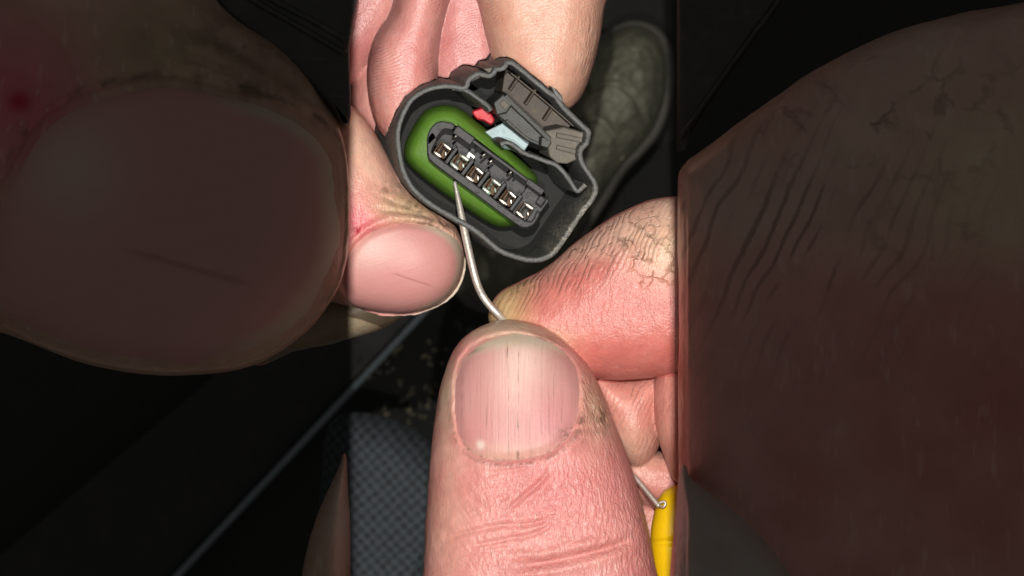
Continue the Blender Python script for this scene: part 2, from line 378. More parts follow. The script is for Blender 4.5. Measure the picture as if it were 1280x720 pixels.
# ------------------------------------------------------------------ plug
SH = (-0.13, -0.05)
conn = empty('electrical_connector', (620, 205, -200))
tag(conn, 'dirty black plastic six pin plug with a green seal, held between fingertips', 'connector')
OUT = [(493.6, 176.6), (494.5, 160), (500, 142), (511, 123), (530.5, 109.5), (554, 104), (572, 105.5), (580, 106), (583, 98), (597, 89), (612, 91), (617, 84), (627, 82), (631, 76), (638, 74.5), (646, 78), (668, 96), (690, 114), (697, 118), (704, 128), (720, 145), (738, 162), (739, 170), (736, 181), (729, 190), (731, 202), (740, 216), (748, 231), (746, 246), (730, 268), (713, 293), (697, 316), (686, 324), (672, 328.5), (651, 326.5), (624, 317), (606, 303), (589, 289), (562, 274), (538, 259.5), (522, 247), (509, 232), (498.5, 208)]
OUTs = catmull(OUT, 4)
def rough_path(p, a, seed):
    P = np.c_[p, np.zeros(len(p))]; return p + a * np.stack([noise(P, 7, seed, 2), noise(P, 7, seed + 9, 2)], 1)
OUTs = rough_path(OUTs, .45, 4)
v1 = wall(OUTs, 7.2, noise(np.c_[OUTs, np.zeros(len(OUTs))], 15, 3, 2) * .7, -215, SH, True, 1, 1.5)
tong = rough_path(catmull([(566, 110), (582, 113), (597, 122), (608, 131), (614, 138)], 5, False), .5, 5)
v2 = wall(tong, 7.2, -1.0, -210, SH, False, 0, 2.4)
inner_floor = [tuple(q) for q in catmull([(q[0] * .97 + 18, q[1] * .97 + 6) for q in OUT[::2]], 2)]
v4 = prism(inner_floor, [(0, -214), (0, -206)], shear=SH)
V, F = v4; build('housing_floor', V, F, M_FLOORP, conn, smooth=False)
V, F, I = merge(v1, v2); housing = build('housing', V, F, M_SHELL, conn, sharp=38)
# divider between plug cavity and latch bay
div = rough_path(catmull([(627, 181), (634, 178.5), (643, 182), (655, 191), (678, 200), (698, 208), (712, 224), (723, 239), (733, 231)], 5, False), .5, 8)
V, F = wall(div, 6.0, -9, -205, SH, False, 0, 1.2); build('divider_wall', V, F, M_SHELL, conn, sharp=38)
# lock bay: dusty stepped inside
V, F = prism([(646, 90), (728, 160), (716, 178), (690, 168), (640, 121)], [(0, -170), (0, -104), (1.5, -102)], shear=SH)
bay = build('latch_bay', V, F, M_DUST, conn, smooth=False)
def obox(c, ux, half, z0, z1, bev=1.0):
    """bevelled box: centre (x, y), direction of its length, half sizes along and across"""
    c = np.array(c, float); u = np.array(ux, float); u /= np.linalg.norm(u); v = np.array([-u[1], u[0]]); a, b = half
    return prism([c + u * sx * a + v * sy * b for sx, sy in ((-1, -1), (1, -1), (1, 1), (-1, 1))], [(0, z0), (0, z1 - bev), (bev, z1)], shear=SH)
for c, L in (((656, 106), 13), ((676, 123), 14), ((700, 141), 16)):
    V, F = obox(c, (-.55, .83), (L, 1.5), -140, -84); build('rib', V, F, M_DUST, bay, smooth=False)
for p0, p1 in (((640, 120), (690, 166)), ((648, 95), (726, 161))):
    V, F = wall(catmull([p0, ((p0[0] + p1[0]) / 2 + 1, (p0[1] + p1[1]) / 2), p1], 4, False), 2.2, -70, -140, SH, False, 0, .7); build('rib', V, F, M_DUST, bay, smooth=False)
V, F = prism([(684, 165), (708, 160), (733, 167), (732, 179), (725, 190), (727, 200), (712, 206), (699, 205), (690, 197)], [(0, -120), (0, -26), (1.5, -24)], shear=SH)
ledge = build('ledge', V, F, M_DUST2, conn, smooth=False)
V, F = obox((714, 173), (.97, .2), (16, 3.2), -60, -17, 1.2); build('rib', V, F, M_DUST2, ledge, smooth=False)
V, F = obox((711, 188), (.97, .25), (13, 3.0), -60, -18, 1.2); build('rib', V, F, M_DUST2, ledge, smooth=False)
# outer steps of the lock bay with worn pale edges
for pts in ([(584, 97), (598, 90), (611, 92), (600, 98), (590, 103)], [(605, 86), (618, 84), (628, 83), (622, 89), (612, 92)]):
    V, F = prism(pts, [(0, -90), (0, -8), (1.2, -6)], shear=SH); build('outer_step', V, F, M_DUST2, conn, smooth=False)
V, F = prism([(688, 108), (696, 112), (703, 121), (703, 129), (694, 121)], [(0, -60), (0, -1), (1.5, 1)], shear=SH); build('bump', V, F, M_SHELL, conn, smooth=False)
# latch lever
V, F = prism([(622, 132), (634, 122), (647, 136), (689, 176), (684, 184), (662, 175), (640, 157), (623, 143)], [(0, -110), (0, -34), (1.2, -32)], shear=SH); lever = build('latch_lever', V, F, M_LEVER, conn, smooth=False)
V, F = wall(rough_path(catmull([(633, 120), (646, 134), (668, 155), (688, 174.5)], 6, False), .5, 12), 6.5, -8, -60, SH, False, 0, 1.2); build('rail', V, F, M_LEVER, lever, sharp=38)
V, F = wall(rough_path(catmull([(636, 152), (648, 163), (662, 174), (676, 181)], 6, False), .5, 13), 4.0, -20, -60, SH, False, 0, 1.0); build('rail', V, F, M_LEVER, lever, sharp=38)
V, F = prism([(618, 129), (630, 118.5), (642, 130), (634, 141), (622, 144)], [(0, -80), (0, -9), (1.3, -7.5)], shear=SH); build('end_block', V, F, M_LEVER, lever, smooth=False)
V, F = prism([(625, 130), (631, 125), (638, 132), (632, 138)], [(0, -12), (0, -6.5), (1, -5.5)], shear=SH); build('worn_pad', V, F, M_DUST2, lever, smooth=False)
V, F = prism([(678, 172), (688, 173), (691, 179), (686, 186), (677, 183)], [(0, -80), (0, -12), (1.4, -10)], shear=SH); build('end_block', V, F, M_LEVER, lever, smooth=False)
V, F = prism(catmull([(590, 140), (598, 136), (607, 135), (618, 148), (614, 156), (604, 151), (596, 149)], 4), [(0, -130), (0, -58), (2, -55)], shear=(0, 0)); build('red_lock', V, F, M_RED, conn, sharp=40)
V, F = prism([(606, 165), (628, 154), (662, 178), (655, 190), (630, 186)], [(0, -140), (0, -92), (1.5, -90)], shear=(0, 0)); build('blue_insert', V, F, M_BLUE, conn, smooth=False)
# terminal block
u = np.array([.807, .590]); vv = np.array([-.590, .807]); T0 = np.array([553, 188.])
def uv(a, b): return T0 + u * a + vv * b
blk = catmull([uv(-18, 8), uv(-25, -2), uv(-28, -13), uv(-26, -24), uv(-19, -31), uv(-6, -35), uv(20, -37), uv(70, -35.5), uv(116, -35), uv(136, -26), uv(146, -10), uv(147, 8), uv(141, 17), uv(128, 20.5), uv(60, 20.5), uv(0, 20), uv(-12, 15)], 5)
blk = rough_path(blk, .35, 21)
# seal
SEAL = catmull([(505, 192), (508, 176), (516, 160), (528, 142), (542, 133.5), (560, 131.5), (580, 139), (626, 177), (666, 214), (672, 226), (671, 240), (662, 262), (650, 277), (634, 284), (613, 280), (572, 254), (532, 225), (511, 206)], 5)
V, F = prism(SEAL, [(4, -190), (0, -150), (0, -128), (1.5, -110), (4, -98), (7, -89), (10, -84), (13, -82)], cap=False)
nS = len(SEAL); inner = np.array([blk[np.argmin(((blk - q) ** 2).sum(1))] for q in SEAL]); inner = (np.roll(inner, 1, 0) + inner + np.roll(inner, -1, 0)) / 3
inner = inner + (inner - blk.mean(0)) * -.01; b0 = len(V) - nS
for z, f_ in ((-83, .12), (-84, .95), (-150, 1.0)):
    p13 = np.array(V[b0:b0 + nS])[:, :2]; b1 = len(V); V += [(*(p13[i] * (1 - f_) + inner[i] * f_), z) for i in range(nS)]
    F += [(b1 - nS + i, b1 - nS + (i + 1) % nS, b1 + (i + 1) % nS, b1 + i) for i in range(nS)]
build('seal', V, F, M_SEAL, conn, sharp=50)
def ubox(a0, a1, b0, b1, z0, z1, bev=1.0): return prism([uv(a0, b0), uv(a1, b0), uv(a1, b1), uv(a0, b1)], [(0, z0), (0, z1 - bev), (bev, z1)])
ZB = -30
parts = [prism(blk, [(0, -170), (0, -132), (1.5, -130)])]
low = catmull([uv(-18, 8), uv(-25, -2), uv(-24, -12), uv(-14, -8), uv(-10, 8), uv(0, 9.8), uv(60, 9.8), uv(136, 9.8), uv(140, -8), uv(146, -7), uv(147, 8), uv(141, 17), uv(128, 20.5), uv(60, 20.5), uv(0, 20), uv(-12, 15)], 4)
parts.append(prism(low, [(0, -140), (0, ZB - 1.6), (.7, ZB - .5), (1.8, ZB)]))
end = catmull([uv(-18, 6), uv(-25, -2), uv(-28, -13), uv(-26, -24), uv(-19, -31), uv(-7, -35), uv(-5, -28), uv(-14, -22), uv(-15, -8)], 4)
parts.append(prism(end, [(0, -140), (0, ZB - 1.6), (1.2, ZB)]))
parts += [ubox(-3, 24, -37, -25, -140, ZB + 6, 1.6), ubox(24, 108, -35, -29.5, -140, ZB + 1, 1.4), ubox(108, 133, -36, -27, -140, ZB + 4, 1.6), ubox(132, 141, -27, -16, -140, ZB - 6, 1.4)]
parts.append(ubox(112, 145, -28, 18, -140, -74))
for i in range(5):
    parts.append(ubox(25 * i + 10.8 * 1.03 - .8, 25 * i + 15.5, -13, 10, -140, ZB - .4 - (i % 2) * 1.2, 1.0))
    parts.append(ubox(25 * i + 7.5, 25 * i + 12, -15, -9, -140, ZB - 4, 1.0))
V, F, I = merge(*parts); block = build('terminal_block', V, F, M_BLOCK, conn, smooth=False)
bv = block.modifiers.new('bevel', 'BEVEL'); bv.width = .5 * K; bv.segments = 2; bv.limit_method = 'ANGLE'
for i in range(6):
    a = 25.4 * i; m = M_TINC if i in (1, 3) else M_TIN
    jj = [(.0, .0), (.5, -.6), (-.4, .4), (.3, .5), (-.3, -.2), (.2, .3)][i]; ax_, b_ = a + jj[0], jj[1]
    bits = []; idx = []; g = [1.12, 1.2, 1.15, 1.2, 1.1, 1.14][i]; tw = [.3, -.5, .6, -.2, .5, -.6][i]
    def add(v, k):
        bits.append(v); idx.append(k)
    add(ubox(ax_ - 7.5, ax_ + 8, b_ - 8, b_ + 8.2, -120, -84, .4), 1)                       # bronze floor
    add(ubox(ax_ - 8.2, ax_ - 6.4, b_ - 8, b_ + 8.2, -120, -38, .5), 1)                     # dark side
    rt = lambda a0, b0, a1, b1, z, r, z1=None: tube([np.r_[uv(ax_ + g * (a0 + (a1 - a0) * t), b_ + g * (b0 + (b1 - b0) * t)), z + ((z1 if z1 is not None else z) - z) * t] for t in np.linspace(0, 1, 5)], [r * .75, r, r * 1.05, r, r * .75], 10)
    add(rt(-6.6, 6.4 + tw, 3.2, 6.8, ZB + .2, 2.7), 0)                      # lower tine
    add(rt(-4.0, -6.8, 6.6, -6.4 + tw, ZB - .6, 2.8, ZB + .6), 0)           # upper tine
    add(rt(6.6, -5, 5.8 + tw, 3.2, ZB - 10, 1.3, ZB - 4), 0)
    add(rt(-6.4, -5.5, -6.9, 6.0, ZB - 26, 1.3, ZB - 18), 0)                 # inner spring
    add(rt(-1.5, -4.5, -1.0 + tw, 4.8, -72, 1.5, -64), 0)
    add(ubox(ax_ + 6.8, ax_ + 8.4, b_ - 7, b_ + 7, -120, ZB - 5, .4), 1)
    add(rt(3.6, -1.0, 6.8, 2.4 + tw, ZB - 2, 1.4), 0)
    if i == 1: add(ubox(ax_ + 2, ax_ + 12, b_ - 18, b_ - 9, -64, -40, .8), 0)
    V, F, I = merge(*bits); build('terminal', V, F, [m, M_BRONZE], block, smooth=False, mi=[idx[k] for k in I])
for a, b, l in ((2, -19, 4.5), (31, -27, 4), (44, -20, 5), (56, -20, 4), (84, -22, 5), (90, -26, 4)):
    V, F = tube([np.r_[uv(a, b), -44], np.r_[uv(a + l * .2, b - l), -40], np.r_[uv(a + l * .4, b - 2 * l), -40]], 1.7, 8); build('pin', V, F, M_PIN, block)

# ------------------------------------------------------------------ probe tool
pick = empty('probe_tool', (835, 720, -60)); tag(pick, 'bent steel wire probe with a yellow plastic handle, pinched under the thumb', 'probe')
wp = catmull([(568, 226.5, -24), (571.5, 243, -20), (576.5, 268, -14), (583, 300, -6), (591, 335, 2), (597, 356, 4), (604, 371, 8), (614, 384, 6), (628, 399, 2), (660, 440, -30), (720, 510, -75), (770, 570, -55), (800, 604, -32), (814, 621, -20), (824, 633, -12)], 6, False)
s_ = np.linspace(0, 1, len(wp)); rad = np.where(s_ < .2, 2.3 + 2.5 * sm(0, .2, s_), 4.8); rad = np.where(s_ > .75, 3.1, rad); rad[0] = 1.3
V, F = tube(wp, rad); build('wire', V, F, M_STEEL, pick)
# wire hook at the handle
V, F = tube(catmull([(824, 633, -10), (829, 634, -4), (832, 630, -3), (830, 627, -4), (824, 629, -6)], 5, False), 1.6, 8); build('wire_hook', V, F, M_STEEL, pick)

# ------------------------------------------------------------------ fleshy things
def crease(V, N, lst, top=.15):
    d = np.zeros(len(V)); m = N[:, 2] > top
    for pts, dep, wid in lst:
        p = catmull(pts, 5, False); x, y = V[m, 0], V[m, 1]; dd = seg_dist(x, y, p, False)
        t0 = np.clip(np.minimum(np.hypot(x - p[0, 0], y - p[0, 1]), np.hypot(x - p[-1, 0], y - p[-1, 1])) / (wid * 4), .15, 1)
        d[m] -= dep * t0 * (np.exp(-(dd / wid) ** 2) - .35 * np.exp(-((dd - 2.4 * wid) / (1.3 * wid)) ** 2))
    return d
def nail_plate(name, pts, prim, parent, colf, lift=0.0, sink=5.0, rings=46, spokes=180, tcs=1.0, tcrot=0, thick=7, edge=None, sinkf=None, rag=0):
    o = catmull(pts, 8); c = o.mean(0)
    s = np.linspace(0, 1, spokes, endpoint=False); L = np.r_[0, np.cumsum(np.linalg.norm(np.roll(o, -1, 0) - o, axis=1))]; L /= L[-1]; oc = np.r_[o, o[:1]]
    o = np.stack([np.interp(s, L, oc[:, 0]), np.interp(s, L, oc[:, 1])], 1)
    if rag: o = o + rag * (noise(np.c_[o, 0 * o[:, 0]], 9, 91, 3) * 1.5)[:, None] * (o - c) / np.linalg.norm(o - c, axis=1)[:, None]
    V = [np.r_[c, 0]]; r_ = [0.]
    for r in np.linspace(0, 1, rings + 1)[1:]:
        V += list(np.c_[c + r * (o - c), np.zeros(spokes)]); r_ += [r] * spokes
    V = np.array(V); r_ = np.array(r_); z = prim.top(V[:, 0], V[:, 1])
    base = z + lift - sink * sm(.78, 1.0, r_) ** 1.5 * (1 if sinkf is None else sinkf(V[:, 0], V[:, 1]))
    if edge is not None: base += edge(V[:, 0], V[:, 1], r_)
    V[:, 2] = base; F = [(0, 1 + i, 1 + (i + 1) % spokes) for i in range(spokes)]
    for k in range(rings - 1):
        a, b = 1 + k * spokes, 1 + (k + 1) * spokes
        F += [(a + i, b + i, b + (i + 1) % spokes, a + (i + 1) % spokes) for i in range(spokes)]
    a = 1 + (rings - 1) * spokes; b = len(V); sk = V[a:a + spokes].copy(); sk[:, 2] -= thick; sk[:, :2] = c + .985 * (sk[:, :2] - c)
    V = np.r_[V, sk]; F += [(a + i, b + i, b + (i + 1) % spokes, a + (i + 1) % spokes) for i in range(spokes)]; F.append(tuple(range(b, b + spokes))[::-1])
    C, streak, dirt = colf(V[:, 0], V[:, 1], np.r_[r_, np.ones(spokes)])
    ca, sa = math.cos(tcrot), math.sin(tcrot); T = V.copy(); T[:, 0] = (ca * V[:, 0] + sa * V[:, 1]) / tcs; T[:, 1] = (-sa * V[:, 0] + ca * V[:, 1]) / tcs; T[:, 2] = V[:, 2] / tcs
    return build(name, V, F, NAIL, parent, attrs={'Col': ('FLOAT_COLOR', C), 'streak': ('FLOAT', streak), 'dirt': ('FLOAT', dirt), 'tc': ('FLOAT_VECTOR', T)})
def nail_bed(V, N, outline, dep, rim, rw):
    o = catmull(outline, 6); m = N[:, 2] > -.1; d = np.zeros(len(V)); sd = poly_sd(V[m, 0], V[m, 1], o)
    wv = 1 + .8 * noise(V[m], 30, 71, 3); d[m] = -dep * sm(-1.5, 4, sd + 1.2 * noise(V[m], 9, 72, 2)) + rim * wv * np.exp(-((sd + rw * wv) / (rw * wv)) ** 2); return d
def lerp(C, c, w): return C * (1 - w[:, None]) + np.array(c) * w[:, None]
def flesh(name, prims, axes, detail, colour, relax=3, carve=None):
    Fv = volume(prims, *axes)
    if carve is not None:
        X, Y = np.meshgrid(axes[0], axes[1], indexing='ij')
        for k, z in enumerate(axes[2]):
            if z > -216: np.maximum(Fv[:, :, k], poly_sd(X, Y, carve + np.array([-SH[0] * z, -SH[1] * z])) + 1.5, out=Fv[:, :, k])
    V, Q = surfnet(Fv, *axes, relax=relax); del Fv
    Qo, N, Qw = orient(V, Q)
    V2 = V + N * (1.6 * noise(V, 60, 2, 3) + .5 * noise(V, 14, 5, 2))[:, None]
    V2[:, 2] += detail(V, N)
    N2 = normals(V2, Qo); A = colour(V2, N2)
    return build(name, V2, Qw, SKIN, attrs=A, recalc=False)
def pack(V, C, tcs=None, **kw):
    n = len(V); tcs = np.ones(n) if tcs is None else tcs; T = V / tcs[:, None]
    mott = noise(T, 26, 41, 4)[:, None]; C = C * (1 + mott * np.array([.12, .27, .26])) * (1 + .10 * noise(T, 7, 43, 3)[:, None])
    kw['dirt'] = kw.get('dirt', np.zeros(n)) * sm(-.25, .25, noise(T, 7, 44, 4))
    kw['crackA'] = kw.get('crackA', np.zeros(n)) * sm(-.02, .22, noise(T, 12, 45, 3)) * (.6 + .4 * noise(T, 5, 48, 2))
    S = T.copy(); S[:, 0], S[:, 1] = .9 * T[:, 0] + .42 * T[:, 1], (-.42 * T[:, 0] + .9 * T[:, 1]) * .35
    kw['crackB'] = kw.get('crackB', np.zeros(n)) * sm(-.22, .14, noise(S, 9, 46, 3))
    A = {'Col': ('FLOAT_COLOR', np.clip(C, 0, 1)), 'tc': ('FLOAT_VECTOR', T)}
    for k in ('dry', 'rc', 'ridge', 'crackA', 'crackB', 'dirt'): A[k] = ('FLOAT', kw.get(k, np.zeros(n)))
    return A
def ridge_c(V, tcs, a, b, per, wob, seed): 
    T = V / (tcs[:, None] if tcs is not None else 1); return (a * T[:, 0] + b * T[:, 1] + wob * noise(T, 34, seed, 2)) / per
PINK = np.array([.60, .29, .235])
def disc(V, x, y, rx, ry, p=2): return np.exp(-(((V[:, 0] - x) / rx) ** 2 + ((V[:, 1] - y) / ry) ** 2) ** (p / 2))

# ---- hand that holds the plug (comes in from the left)
LT = Prim([(300, 70), (380, 98), (438, 131), (463, 158), (482, 190), (500, 222), (530, 248), (560, 271), (576, 297), (580, 330), (570, 360), (545, 383), (510, 392), (470, 390), (438, 383), (380, 372), (300, 360)], -85, 92, 96, pw=3.0, blur=6)
LA = Prim([(590, -70), (600, 10), (610, 55), (622, 95), (648, 128), (690, 143), (716, 134), (734, 106), (747, 60), (755, 10), (760, -70)], -100, 84, 60, blur=6, pw=2.3)
LB = Prim([(540, -70), (530, 25), (530, 70), (535, 114), (575, 138), (630, 132), (645, 80), (640, 40), (640, 0), (640, -70)], -196, 62, 46, blur=6)
LC = Prim([(503, -70), (490, 10), (469, 45), (459, 85), (462, 130), (480, 172), (515, 192), (543, 150), (547, 95), (551, 45), (560, 5), (574, -70)], -112, 82, 40, blur=8, pw=2.5)
LD = Prim([(330, -70), (330, 150), (410, 115), (450, 100), (490, 60), (520, 10), (530, -70)], -206, 64, 55, blur=5)
LE = Prim([(446, 70), (438, 110), (440, 145), (455, 172), (485, 185), (505, 120), (490, 60)], -228, 62, 30)
LF = Prim([(300, 330), (400, 350), (470, 360), (512, 376), (502, 396), (470, 413), (438, 424), (380, 438), (300, 450)], -330, 55, 40)
LP = Prim([(180, -70), (330, -70), (400, 60), (405, 200), (400, 350), (330, 430), (180, 420)], -190, 120, 90, k=30)
LNAIL = [(428, 330), (437, 312), (452, 295), (475, 283), (505, 277), (530, 279), (552, 286), (570, 298), (580, 317), (582, 338), (574, 361), (552, 381), (521, 393), (488, 395), (460, 390), (438, 379), (427, 356)]
def l_detail(V, N):
    m = poly_in(V[:, 0], V[:, 1], LT.p) & (V[:, 2] > -75); d = np.zeros(len(V)); nb = nail_bed(V, N, LNAIL, 6, 4.0, 5.5); d[m] = nb[m]
    cr = crease(V, N, [([(492, 215), (510, 236), (540, 258), (566, 280)], 3, 4), ([(475, 245), (500, 256), (530, 266)], 2, 3), ([(470, 262), (505, 265), (540, 272)], 2, 2.5)])
    return d + np.where(m, cr, 0)
def l_colour(V, N):
    C = np.tile(np.array([.66, .31, .275]), (len(V), 1)); x, y = V[:, 0], V[:, 1]; n = len(V)
    inA = sm(-4, 4, poly_sd(x, y, LA.p)); C = lerp(C, (.70, .40, .29), inA * .85)
    inC = sm(-4, 4, poly_sd(x, y, LC.p)) * (1 - inA); C = lerp(C, (.68, .33, .29), inC * disc(V, 470, 90, 25, 50)); C = lerp(C, (.66, .25, .24), inC * disc(V, 520, 60, 35, 60) * .7); inB = sm(-4, 4, poly_sd(x, y, LB.p)) * (1 - inC) * (1 - inA); C = lerp(C, (.62, .27, .26), inB)
    C = lerp(C, (.50, .17, .17), sm(490, 450, x) * sm(120, 60, y) * .8)
    th = (poly_in(x, y, LT.p) & (V[:, 2] > -95)).astype(float)
    C = lerp(C, (.74, .43, .33), th); C = lerp(C, (.72, .16, .20), th * disc(V, 442, 275, 42, 34)); C = lerp(C, (.40, .27, .17), th * disc(V, 535, 255, 45, 24) * .75); C = lerp(C, (.56, .40, .24), th * disc(V, 505, 258, 40, 16) * .8)
    C = lerp(C, (.42, .01, .03), th * disc(V, 446, 287, 5, 5, 3)); lo = poly_in(x, y, LF.p) & (V[:, 2] < -200); C[lo] = (.35, .27, .18)
    ridge = np.clip(inC * .9 + sm(-4, 4, poly_sd(x, y, LB.p)) * .8 + inA * .35, 0, 1) * (1 - th) * .30 * sm(-.4, .3, noise(V, 40, 61, 2))
    rc = ridge_c(V, None, .36, .93, 4.2, 9, 51)
    dirt = th * (disc(V, 540, 258, 38, 14) * .8 + disc(V, 545, 281, 26, 6) * .9 + disc(V, 488, 236, 20, 12) * .5) + inA * disc(V, 735, 95, 14, 40) * .25
    return pack(V, C, ridge=ridge, rc=rc, dry=th * .5 * sm(230, 260, y) + inA * disc(V, 735, 60, 14, 60) + th * .15, dirt=np.clip(dirt, 0, .9))
lh = flesh('hand', [LT, LA, LB, LC, LD, LE, LF, LP], (axis((190, 420, 6), (420, 766, 1.8)), axis((-75, -6, 5), (-6, 440, 1.8), (440, 460, 5)), axis((-400, -150, 5), (-150, 40, 2.2))), l_detail, l_colour, carve=catmull(OUT, 1))
tag(lh, 'pink left hand whose fingertips and thumb grip the black plug', 'hand')
def ln_col(x, y, r):
    P = np.c_[x, y, 0 * x]; C = np.tile(np.array([.60, .295, .275]), (len(x), 1))
    C = lerp(C, (.68, .43, .39), np.clip(disc(P, 462, 315, 26, 26), 0, 1)); C = lerp(C, (.62, .28, .28), disc(P, 490, 350, 40, 26) * .6)
    C = lerp(C, (.55, .46, .36), sm(.80, .93, r) * sm(505, 555, x)); C = lerp(C, (.70, .60, .5), sm(.95, 1, r) * sm(470, 520, x) * .5)
    line = np.exp(-((y - (343 + (x - 495) * .32)) / 1.0) ** 2) * sm(485, 500, x) * sm(548, 530, x)
    return lerp(C, (.35, .13, .11), line * .7), .12 + 0 * x, sm(.9, 1, r) * sm(300, 285, y) * .9
nail_plate('thumbnail', LNAIL, LT, lh, ln_col, lift=1.0, sink=7, tcrot=R(75), rag=1.0, sinkf=lambda x, y: 1 - .9 * np.clip(sm(520, 556, x) + sm(362, 378, y), 0, 1))

# ---- hand that works the probe (comes in from the right and below)
RT = Prim([(640, 400), (612, 404), (585, 418), (566, 440), (552, 478), (543, 530), (537, 580), (533, 640), (529, 720), (524, 830), (850, 830), (832, 760), (820, 715), (812, 668), (800, 620), (785, 572), (766, 522), (742, 468), (715, 436), (680, 410)], 25, 112, 104, dzdy=.10, ref=(670, 560), pw=2.5, blur=5)
RI = Prim([(611, 402), (612, 386), (619, 371), (633, 359), (658, 347), (686, 331), (714, 306), (750, 280), (794, 257), (820, 248), (850, 245), (920, 240), (930, 470), (860, 466), (825, 470), (795, 474), (768, 475), (738, 474), (700, 478), (660, 465), (628, 436)], -42, 74, 72, dzdx=.10, ref=(760, 370), blur=3, pw=2.2)
RM = Prim([(725, 455), (790, 470), (830, 462), (832, 520), (824, 558), (803, 583), (780, 578), (755, 545)], -112, 60, 42, k=0)
RN = Prim([(820, 470), (840, 452), (920, 450), (920, 610), (850, 606), (832, 576), (819, 530)], -62, 55, 34)
RO = Prim([(770, 560), (830, 565), (900, 570), (900, 640), (840, 640), (790, 625), (770, 600)], -150, 50, 30)
RW = Prim([(770, 600), (850, 600), (900, 620), (900, 830), (790, 830), (770, 700)], -190, 50, 40)
RP = Prim([(848, 232), (854, 208), (900, 171), (960, 127), (1020, 88), (1100, 47), (1180, 22), (1270, 5), (1330, 0), (1400, 60), (1400, 820), (1200, 850), (900, 850), (848, 820), (848, 640), (848, 420)], 40, 125, 150, k=0, blur=1, pw=4.0)
RG = Prim([(849, 592), (870, 604), (900, 625), (940, 660), (972, 697), (996, 740), (1000, 830), (849, 830)], 160, 62, 60, blur=1)
RB = Prim([(560, 800), (900, 790), (1100, 820), (1100, 900), (560, 900)], 20, 90, 50, k=25)
RNAIL = [(640, 414), (612, 419), (590, 430), (573, 449), (567, 475), (566, 510), (570, 540), (581, 562), (602, 574), (632, 579), (662, 576), (690, 567), (712, 549), (724, 522), (727, 492), (724, 465), (712, 443), (690, 426), (665, 417)]
def r_detail(V, N):
    x, y = V[:, 0], V[:, 1]; m = poly_in(x, y, RT.p) & (V[:, 2] > 20); d = np.zeros(len(V)); nb = nail_bed(V, N, RNAIL, 5, 1.0, 6); d[m] = nb[m]
    cr = crease(V, N, [([(560, 672), (590, 664), (625, 657), (660, 655), (690, 648)], 2.8, 3), ([(590, 683), (625, 676), (665, 668), (690, 655)], 2.2, 2.5), ([(575, 692), (610, 688), (640, 684)], 1.0, 2.4),
        ([(645, 708), (690, 702), (735, 692), (770, 682), (792, 672)], 8, 5), ([(632, 640), (655, 620), (672, 606), (690, 585)], 2.4, 3), ([(612, 592), (640, 588), (670, 584)], .9, 2.5), ([(735, 500), (745, 530), (742, 560)], 1.2, 3)])
    def wr(ang, L, sc, seed):
        c, q = math.cos(ang), math.sin(ang); S = np.c_[(c * x + q * y), (-q * x + c * y) / L, V[:, 2] * .3]; return 1 - np.abs(noise(S, sc, seed, 2)) * 2.2
    reg = m * sm(-4, -14, poly_sd(x, y, catmull(RNAIL, 4))); kn = disc(V, 660, 655, 90, 70)
    fan = np.clip((x - 610) / 180, 0, 1)
    w1 = wr(R(18), 5, 5, 81) * fan + wr(R(-38), 4, 5.5, 82) * (1 - fan); w2 = wr(R(80), 4, 9, 83)
    fine = -(.95 * np.clip(w1, 0, 1) ** 3 + .7 * np.clip(w2, 0, 1) ** 3 * kn) * reg * (.35 + .9 * sm(560, 620, y)) * (.5 + .5 * sm(560, 620, x))
    ixm = (~m) & poly_in(x, y, RI.p) & (x < 846)
    fine = fine - ixm * .22 * np.clip(wr(R(25), 4, 8, 84), 0, 1) ** 3
    return d + np.where(m, cr, 0) + np.where(N[:, 2] > .1, fine, 0)
